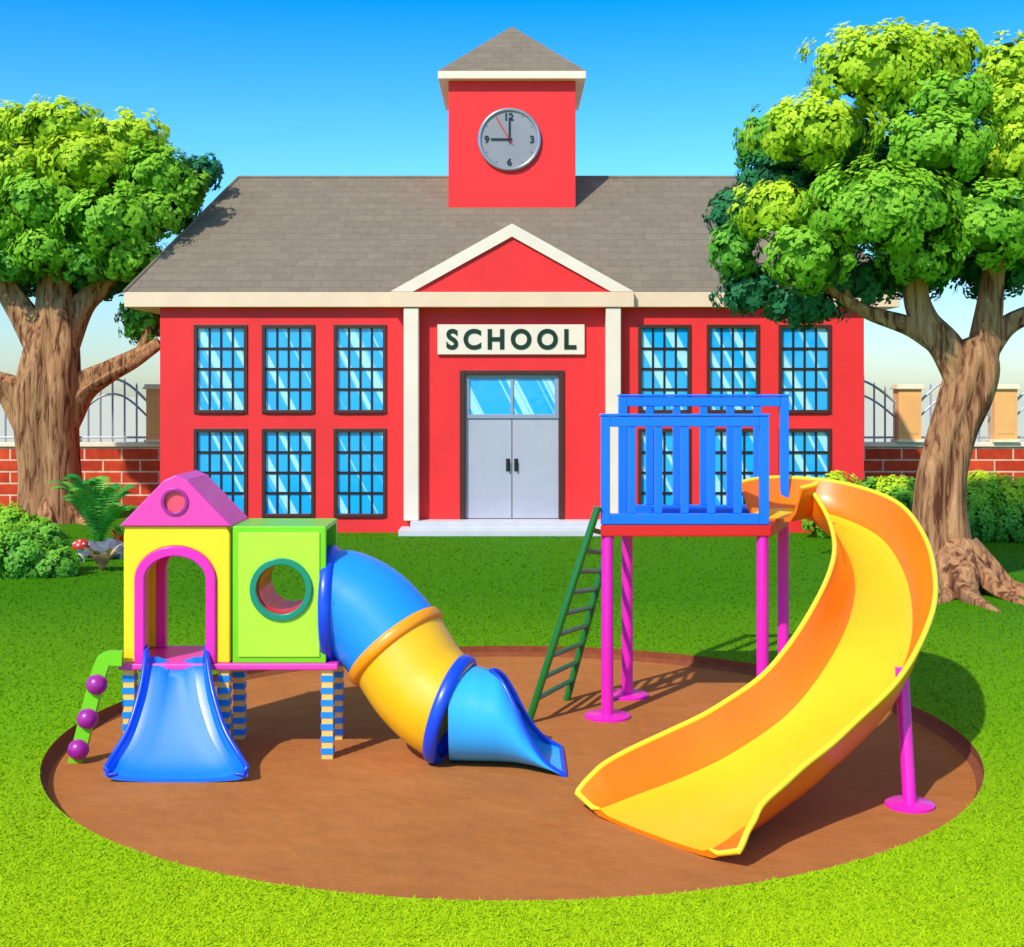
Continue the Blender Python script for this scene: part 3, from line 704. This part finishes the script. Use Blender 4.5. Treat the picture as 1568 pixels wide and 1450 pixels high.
# ------------------------------------------------------------------ slide tower (right)
tw = empty("spiral_slide_tower", (1.8, 12.6, PIT))
FL = Vector((.894, 12.25, 0)); FR = Vector((2.35, 12.25, 0)); BL = Vector((1.155, 13.1, 0)); BR = Vector((2.72, 13.1, 0))
zd0, zd1 = 1.58, 1.69
mb = MB(); mf = MB()
for p in (FL, FR, BL, BR):
    mb.sweep([(p.x, p.y, PIT), (p.x, p.y, zd0)], .057, 20)
    mf.sweep([(p.x, p.y, PIT-.01), (p.x, p.y, PIT+.02), (p.x, p.y, PIT+.03)], [.215, .215, .2], 32)
mb.obj("legs", 'pmagenta', tw, smooth=True); mf.obj("leg_base_plates", 'pmagenta', tw, smooth=True)
e = .07
def skewbox(mb, z0, z1, g=0.0, mi=0):
    a = [(FL.x-e-g, FL.y-e-g), (FR.x+e+g, FR.y-e-g), (BR.x+e+g, BR.y+e+g), (BL.x-e-g, BL.y+e+g)]
    mb.add([(x, y, z0) for x, y in a]+[(x, y, z1) for x, y in a], [(3, 2, 1, 0), (4, 5, 6, 7), (0, 1, 5, 4), (1, 2, 6, 5), (2, 3, 7, 6), (3, 0, 4, 7)], mi)
mb = MB(); skewbox(mb, zd0, zd1); mb.obj("deck", 'pred', tw, bevel=.01)
def railing(name, xa, xb, y, z0, z1, nb, post=.085):
    mb = MB(); w = xb-xa
    mb.box(xa, xa+post, y-.04, y+.04, z0, z1-.001); mb.box(xb-post, xb, y-.04, y+.04, z0, z1-.001)
    mb.box(xa+post, xb-post, y-.038, y+.038, z1-.10, z1-.002); mb.box(xa+post, xb-post, y-.038, y+.038, z0, z0+.10)
    mb.box(xa-.01, xb+.01, y-.05, y+.05, z1, z1+.022)
    for i in range(1, nb+1):
        x = xa+post/2+(w-post)*i/(nb+1); mb.box(x-.037, x+.037, y-.03, y+.03, z0+.10, z1-.10)
    mb.obj(name, 'pblue', tw, bevel=.008)
railing("front_railing", U(920, 12.2), U(1177, 12.2), 12.21, zd1+.003, Vz(637, 12.2), 5)
railing("back_railing", U(947, 13.15), U(1207, 13.15), 13.15, zd1+.003, Vz(607, 13.15), 5)
ctrl = [(2.50, 12.62, 1.72, .62, 1, 1), (2.78, 12.78, 1.74, .60, 1.05, 1), (3.05, 12.74, 1.68, .57, 1.1, 1), (3.27, 12.42, 1.54, .55, 1.15, 1), (3.29, 11.85, 1.36, .55, 1.15, 1), (3.15, 11.1, 1.15, .58, 1.15, 1),
        (2.87, 10.38, .87, .67, 1.15, 1.1), (2.45, 9.87, .50, .79, 1.1, 1.2), (1.96, 9.55, .22, .92, 1.05, 1.3), (1.54, 9.32, .05, 1.04, 1.0, 1.4), (1.22, 9.12, -.03, 1.12, .85, 1.5), (1.06, 9.0, -.065, 1.16, .6, 1.6), (.96, 8.92, -.08, 1.18, .28, 1.7)]
trough("slide_bed", ctrl, tw, .31, ['pbed', 'porange', 'pyellow'], .022, .10, 10)
# support pole: foot plate on the sand, head under the outer wall of the slide
pf = Vector((2.93, 9.62, PIT)); pt = Vector((2.93, 9.82, .86))
mb = MB(); mb.sweep([pf, pt], .05, 20); mb.sweep([(pf.x, pf.y, PIT-.01), (pf.x, pf.y, PIT+.02), (pf.x, pf.y, PIT+.03)], [.18, .18, .165], 32)
mb.obj("slide_support_pole", 'pmagenta', tw, smooth=True)
lad = MB()
r0, r1 = Vector((.15, 12.03, PIT)), Vector((.80, 12.16, 1.86)); b0, b1 = Vector((.54, 12.92, PIT)), Vector((1.04, 13.0, 1.70))
lad.sweep([r0, r1], .036, 10); lad.sweep([b0, b1], .036, 10)
for i in range(9):
    t = .11+i*.098; lad.sweep([r0.lerp(r1, t), b0.lerp(b1, t)], .025, 8)
lad.obj("ladder", 'dgreen', tw, smooth=True)

# ------------------------------------------------------------------ playhouse (left)
YF = 10.85; YK = 11.6
ph = empty("playhouse_climbing_frame", (-2.3, 11.2, PIT))
def hu(u, Y=YF): return U(u, Y)
def hv(v, Y=YF): return Vz(v, Y)
zd = hv(1015)
MB().box(hu(183), hu(518), YF-.04, YK, hv(1025), zd).obj("platform", 'ppink', ph, bevel=.012)
mb = MB(); zl0 = PIT-.01; zl1 = hv(1025); ns = 15
for x in (hu(197), hu(342), hu(501)):
    for y in (YF+.04, YK-.1):
        for i in range(ns):
            a = zl0+(zl1-zl0)*i/ns; b = zl0+(zl1-zl0)*(i+1)/ns; g = 0 if i % 2 else .006
            mb.box(x-.052+g, x+.052-g, y-.05+g, y+.05-g, a, b-.0005, i % 2)
mb.obj("striped_legs", ['cream_p', 'pblue2'], ph)
x0, x1, zt = hu(189), hu(352), hv(806)
cx, zs = hu(269), hv(888)
def arch(hw, hh, zlow, nA=28, nl=4):
    L = [(cx-hw, zlow+(zs-zlow)*i/nl) for i in range(nl)]
    L += [(cx+hw*math.cos(math.pi*(1-i/nA)), zs+hh*math.sin(math.pi*(1-i/nA))) for i in range(nA+1)]
    L += [(cx+hw, zs-(zs-zlow)*(i+1)/nl) for i in range(nl)]
    return L
def archouter(inner):
    o = []
    for (x, z) in inner:
        if z < zs-1e-6: o.append((x0 if x < cx else x1, z))
        else:
            a = math.atan2(z-zs, x-cx); o.append(ray_poly((cx, zs), max(min(a, math.pi-1e-4), 1e-4), [(x0, zd-1), (x1, zd-1), (x1, zt), (x0, zt)]))
    return o
k = YF/F
a_out = arch(62*k, 52*k, zd); a_in = arch(47*k, 37*k, zd)
mb = MB()
mb.ring(a_out, archouter(a_out), YF, YF+.05, 0, False); mb.ring(a_out, archouter(a_out), YK-.1, YK-.05, 0, False)
mb.box(x0, x0+.05, YF+.05, YK-.1, zd, zt); mb.box(x1-.04, x1, YF+.05, YK-.1, zd, zt); mb.box(x0+.05, x1-.04, YF+.05, YK-.1, zt-.05, zt-.002)
mb.obj("yellow_cabin", 'pyellow', ph, bevel=.012)
mb = MB(); mb.ring(a_in, a_out, YF-.03, YF+.07, 0, False); mb.ring(a_in, a_out, YK-.12, YK-.03, 0, False)
mb.obj("arch_trim", 'pmagenta', ph, smooth=True, bevel=.008)
rb0, rb1, ra = hu(184), hu(355), hv(727); cr_ = (hu(269), hv(768)); rz = zt+.004
tri = [(rb0, rz), (rb1, rz), (hu(288), ra-.045), (hu(270), ra), (hu(252), ra-.045)]
mb = MB(); mb.hole_panel(cr_, 19*k, tri, YF-.03, YF+.03); mb.hole_panel(cr_, 19*k, tri, YK-.11, YK-.05)
mb.prism([(rb0, rz), (rb0+.06, rz), (hu(256), ra-.075), (hu(252), ra-.045)], YF+.03, YK-.11); mb.prism([(rb1-.06, rz), (rb1, rz), (hu(288), ra-.045), (hu(284), ra-.075)], YF+.03, YK-.11)
mb.prism([(hu(256), ra-.075), (hu(284), ra-.075), (hu(288), ra-.045), (hu(270), ra), (hu(252), ra-.045)], YF+.031, YK-.111)
mb.obj("pink_roof", 'ppink', ph, bevel=.01)
mb = MB(); mb.annulus(cr_, 16*k, 21*k, YF-.045, YF-.02); mb.obj("roof_porthole_ring", 'ppurple', ph, bevel=.004)
MB().prism([(cr_[0]+18.5*k*math.cos(2*math.pi*i/40), cr_[1]+18.5*k*math.sin(2*math.pi*i/40)) for i in range(40)], YF-.012, YF+.005).obj("roof_porthole_disc", 'ppinkred', ph)
g0, g1 = hu(356), hu(499); gc = (hu(431), hv(902))
rect = [(g0, zd), (g1, zd), (g1, zt), (g0, zt)]
mb = MB(); mb.hole_panel(gc, 40*k, rect, YF, YF+.05); mb.hole_panel(gc, 40*k, rect, YK-.1, YK-.05)
mb.box(g0, g0+.04, YF+.05, YK-.1, zd, zt); mb.box(g0+.04, g1, YF+.05, YK-.1, zt-.04, zt-.001)
mb.obj("green_cabin", 'plime', ph, bevel=.02)
mb = MB(); q0, q1, p0_, p1_ = g0+.05, g1-.05, zd+.05, zt-.05
mb.hole_panel(gc, 46*k, [(q0, p0_), (q1, p0_), (q1, p1_), (q0, p1_)], YF-.012, YF-.001); mb.obj("green_panel", 'plime2', ph, bevel=.006)
mb = MB(); mb.annulus(gc, 38*k, 48*k, YF-.035, YF+.02); mb.obj("porthole_ring", 'pteal', ph, smooth=True, bevel=.006)
mb = MB(); mb.annulus((gc[0], gc[1]), 37*k, 42*k, YF+.052, YK-.102); mb.obj("porthole_tunnel", 'pred', ph, smooth=True)
Y0 = 11.2
def tp(u, v, Y): return np.array([U(u, Y), Y, Vz(v, Y)])
tc_ = [(*tp(506, 925, Y0), .46), (*tp(530, 925, Y0), .455), (*tp(566, 945, 11.15), .45), (*tp(607, 990, 11.05), .44), (*tp(645, 1047, 10.93), .43), (*tp(690, 1086, 10.82), .42), (*tp(742, 1100, 10.80), .41)]
al = catmull(tc_, 12)
for nm, sl_, mk in (("tube_elbow", al[:37], 'pblue2'), ("tube_middle", al[36:61], 'porangel')):
    MB().sweep([q[:3] for q in sl_], [q[3] for q in sl_], 40, 0, False).obj(nm, mk, ph, smooth=True)
def collar(c, d, r, w, nm, mk):
    d = Vector(d).normalized(); c = Vector(c); P = []; R = []
    for t, rr in ((-1, r-.03), (-1, r+.01), (-.8, r+.028), (-.4, r+.038), (.4, r+.038), (.8, r+.028), (1, r+.01), (1, r-.03)):
        P.append(c+d*(w/2*t)); R.append(rr)
    mb = MB(); seg = 44; A0 = (Vector((0, 1, 0))-d*d.y).normalized(); B0 = d.cross(A0); vs = []; fs = []
    for p, r_ in zip(P, R):
        for k_ in range(seg): a = 2*math.pi*k_/seg; vs.append(p+A0*math.cos(a)*r_+B0*math.sin(a)*r_)
    for i in range(7):
        for k_ in range(seg): fs.append((i*seg+k_, i*seg+(k_+1) % seg, (i+1)*seg+(k_+1) % seg, (i+1)*seg+k_))
    mb.add(vs, fs).obj(nm, mk, ph, smooth=True)
collar(tp(508, 925, Y0), (1, 0, 0), .465, .1, "tube_flange", 'pdblue')
collar(al[36][:3], al[37][:3]-al[35][:3], .435, .11, "tube_collar_yellow", 'pcollar')
cd = Vector((al[60]-al[59])[:3]); cd.z *= .6
collar(al[60][:3], cd, .425, .11, "tube_collar_blue", 'pdblue')
secs = [(690, 1008, 1174), (715, 1018, 1174), (740, 1024, 1174), (765, 1034, 1174), (785, 1066, 1174), (805, 1108, 1174), (830, 1144, 1174), (862, 1166, 1174)]
cs = catmull([np.array(s_, float) for s_ in secs], 6); vs = []; fs = []; nk = 33
for i, (u, vt, vb) in enumerate(cs):
    t = i/(len(cs)-1); Y = 10.82-.05*t; z1, z0 = Vz(vt, Y), max(Vz(vb, Y), PIT+.012); R = .41+.02*t; X = U(u, Y)
    s_ = min(1, max(0, (u-745)/(862-745))); amax = math.pi*(1-.004-.40*(s_*s_*(3-2*s_))**.6)
    Rz = (z1-z0)/(1-math.cos(amax)); cz = z0+Rz
    for k_ in range(nk):
        a = -amax+2*amax*k_/(nk-1); vs.append((X, Y+R*math.sin(a), cz-Rz*math.cos(a)))
for i in range(len(cs)-1):
    for k_ in range(nk-1): fs.append((i*nk+k_, i*nk+k_+1, (i+1)*nk+k_+1, (i+1)*nk+k_))
MB().add(vs, fs).obj("tube_exit_scoop", 'pcyan', ph, smooth=True)
mb = MB(); i0 = [i for i in range(len(cs)) if cs[i][0] >= 752]
loop = [vs[i*nk] for i in i0][::-1]+[vs[i*nk+nk-1] for i in i0]
mb.sweep(loop, .02, 10); mb.sweep([vs[(len(cs)-1)*nk+j] for j in range(nk)], .02, 8)
mb.obj("scoop_lips", 'pdblue', ph, smooth=True)
sc_ = [(hu(270, 10.9), 10.9, zd+.01, .42, 1), (hu(270, 10.78), 10.78, zd-.07, .42, 1), (hu(270, 10.62), 10.62, .38, .50, 1), (hu(270, 10.46), 10.46, .13, .68, .9), (hu(270, 10.32), 10.32, -.03, .92, .75), (hu(270, 10.2), 10.2, -.08, 1.04, .6)]
trough("small_slide", sc_, ph, .12, ['pslide', 'pblue', 'pdblue'], .022, .03, 8, side0=(1, 0, 0))
mb = MB()
for u in (226, 315):
    mb.sweep([(hu(u, 10.8), 10.8, hv(1003, 10.8)), (hu(u, 10.8), 10.8, hv(1040, 10.8))], .024, 12)
mb.obj("slide_grips", 'pdblue', ph, smooth=True)
Yc = 10.75; mb = MB()
pp = [(188, 1008), (165, 1008), (155, 1022), (140, 1075), (126, 1130), (112, 1184)]
P = [np.array([U(a, Yc), 0, Vz(b, Yc)]) for a, b in pp]; P = catmull(P, 5); w = 11*Yc/F; vs = []; fs = []
for i, p in enumerate(P):
    T = P[min(i+1, len(P)-1)]-P[max(i-1, 0)]; T /= np.linalg.norm(T); nn = np.array([-T[2], 0, T[0]])
    for s_ in (-1, 1):
        for y in (Yc-.03, Yc+.03): q = p+nn*w*s_; vs.append((q[0], y, q[2]))
for i in range(len(P)-1):
    a = i*4; b = a+4; fs += [(a, a+1, b+1, b), (a+1, a+3, b+3, b+1), (a+3, a+2, b+2, b+3), (a+2, a, b, b+2)]
fs += [(0, 1, 3, 2), tuple(len(vs)-4+j for j in (0, 2, 3, 1))]
mb.add(vs, fs).obj("climbing_bar", 'plime', ph, bevel=.01)
mb = MB()
for u, v in ((150, 1047), (136, 1099), (122, 1146)): mb.ball((U(u, Yc), Yc-.03, Vz(v, Yc)), 16*Yc/F, 0, seg=28, rings=18)
mb.obj("climbing_balls", 'ppurple', ph, smooth=True)

# ------------------------------------------------------------------ light, sky, camera
az = Vector((-.56, -.83)).normalized(); el = math.radians(43)
sd = Vector((az.x*math.cos(el), az.y*math.cos(el), math.sin(el)))
sun = D.lights.new("sun", 'SUN'); sun.energy = 4.0; sun.angle = math.radians(1.0); sun.color = (1, .96, .89)
so = D.objects.new("sun", sun); scene.collection.objects.link(so); so.rotation_euler = (-sd).to_track_quat('-Z', 'Y').to_euler(); so.location = (-20, -20, 30)
w = D.worlds.new("World"); scene.world = w; w.use_nodes = True; N = w.node_tree.nodes; L = w.node_tree.links
bg = N["Background"]; sky = N.new("ShaderNodeTexSky"); sky.sky_type = 'NISHITA'; sky.sun_disc = False
sky.sun_elevation = el; sky.sun_rotation = math.atan2(az.x, az.y) % (2*math.pi); sky.air_density = 1.0; sky.dust_density = .4; sky.ozone_density = 2.0
tc = N.new("ShaderNodeTexCoord"); sp = N.new("ShaderNodeSeparateXYZ"); L.new(tc.outputs["Generated"], sp.inputs[0])
rp = N.new("ShaderNodeValToRGB"); e_ = rp.color_ramp.elements
e_[0].position = 0; e_[0].color = (.86, 1.0, 1.06, 1); e_[1].position = .29; e_[1].color = (.0, 1.02, 2.9, 1)
q = e_.new(.155); q.color = (.62, 1.5, 2.1, 1)
q = e_.new(.05); q.color = (.84, 1.1, 1.28, 1)
q = e_.new(.6); q.color = (2.1, 1.75, 1.4, 1)
L.new(sp.outputs['Z'], rp.inputs[0])
ml = N.new("ShaderNodeVectorMath"); ml.operation = 'MULTIPLY'; L.new(sky.outputs[0], ml.inputs[0]); L.new(rp.outputs[0], ml.inputs[1])
L.new(ml.outputs[0], bg.inputs[0]); bg.inputs[1].default_value = .12
cam = D.cameras.new("camera"); co = D.objects.new("camera", cam); scene.collection.objects.link(co); scene.camera = co
co.location = (0, 0, H); co.rotation_euler = (math.pi/2, 0, 0); cam.sensor_fit = 'HORIZONTAL'; cam.sensor_width = 36; cam.lens = 36*F/1568; cam.shift_y = -125/1568; cam.clip_end = 3000; cam.clip_start = .1
scene.view_settings.view_transform = 'Standard'; scene.view_settings.look = 'None'; scene.view_settings.exposure = 0
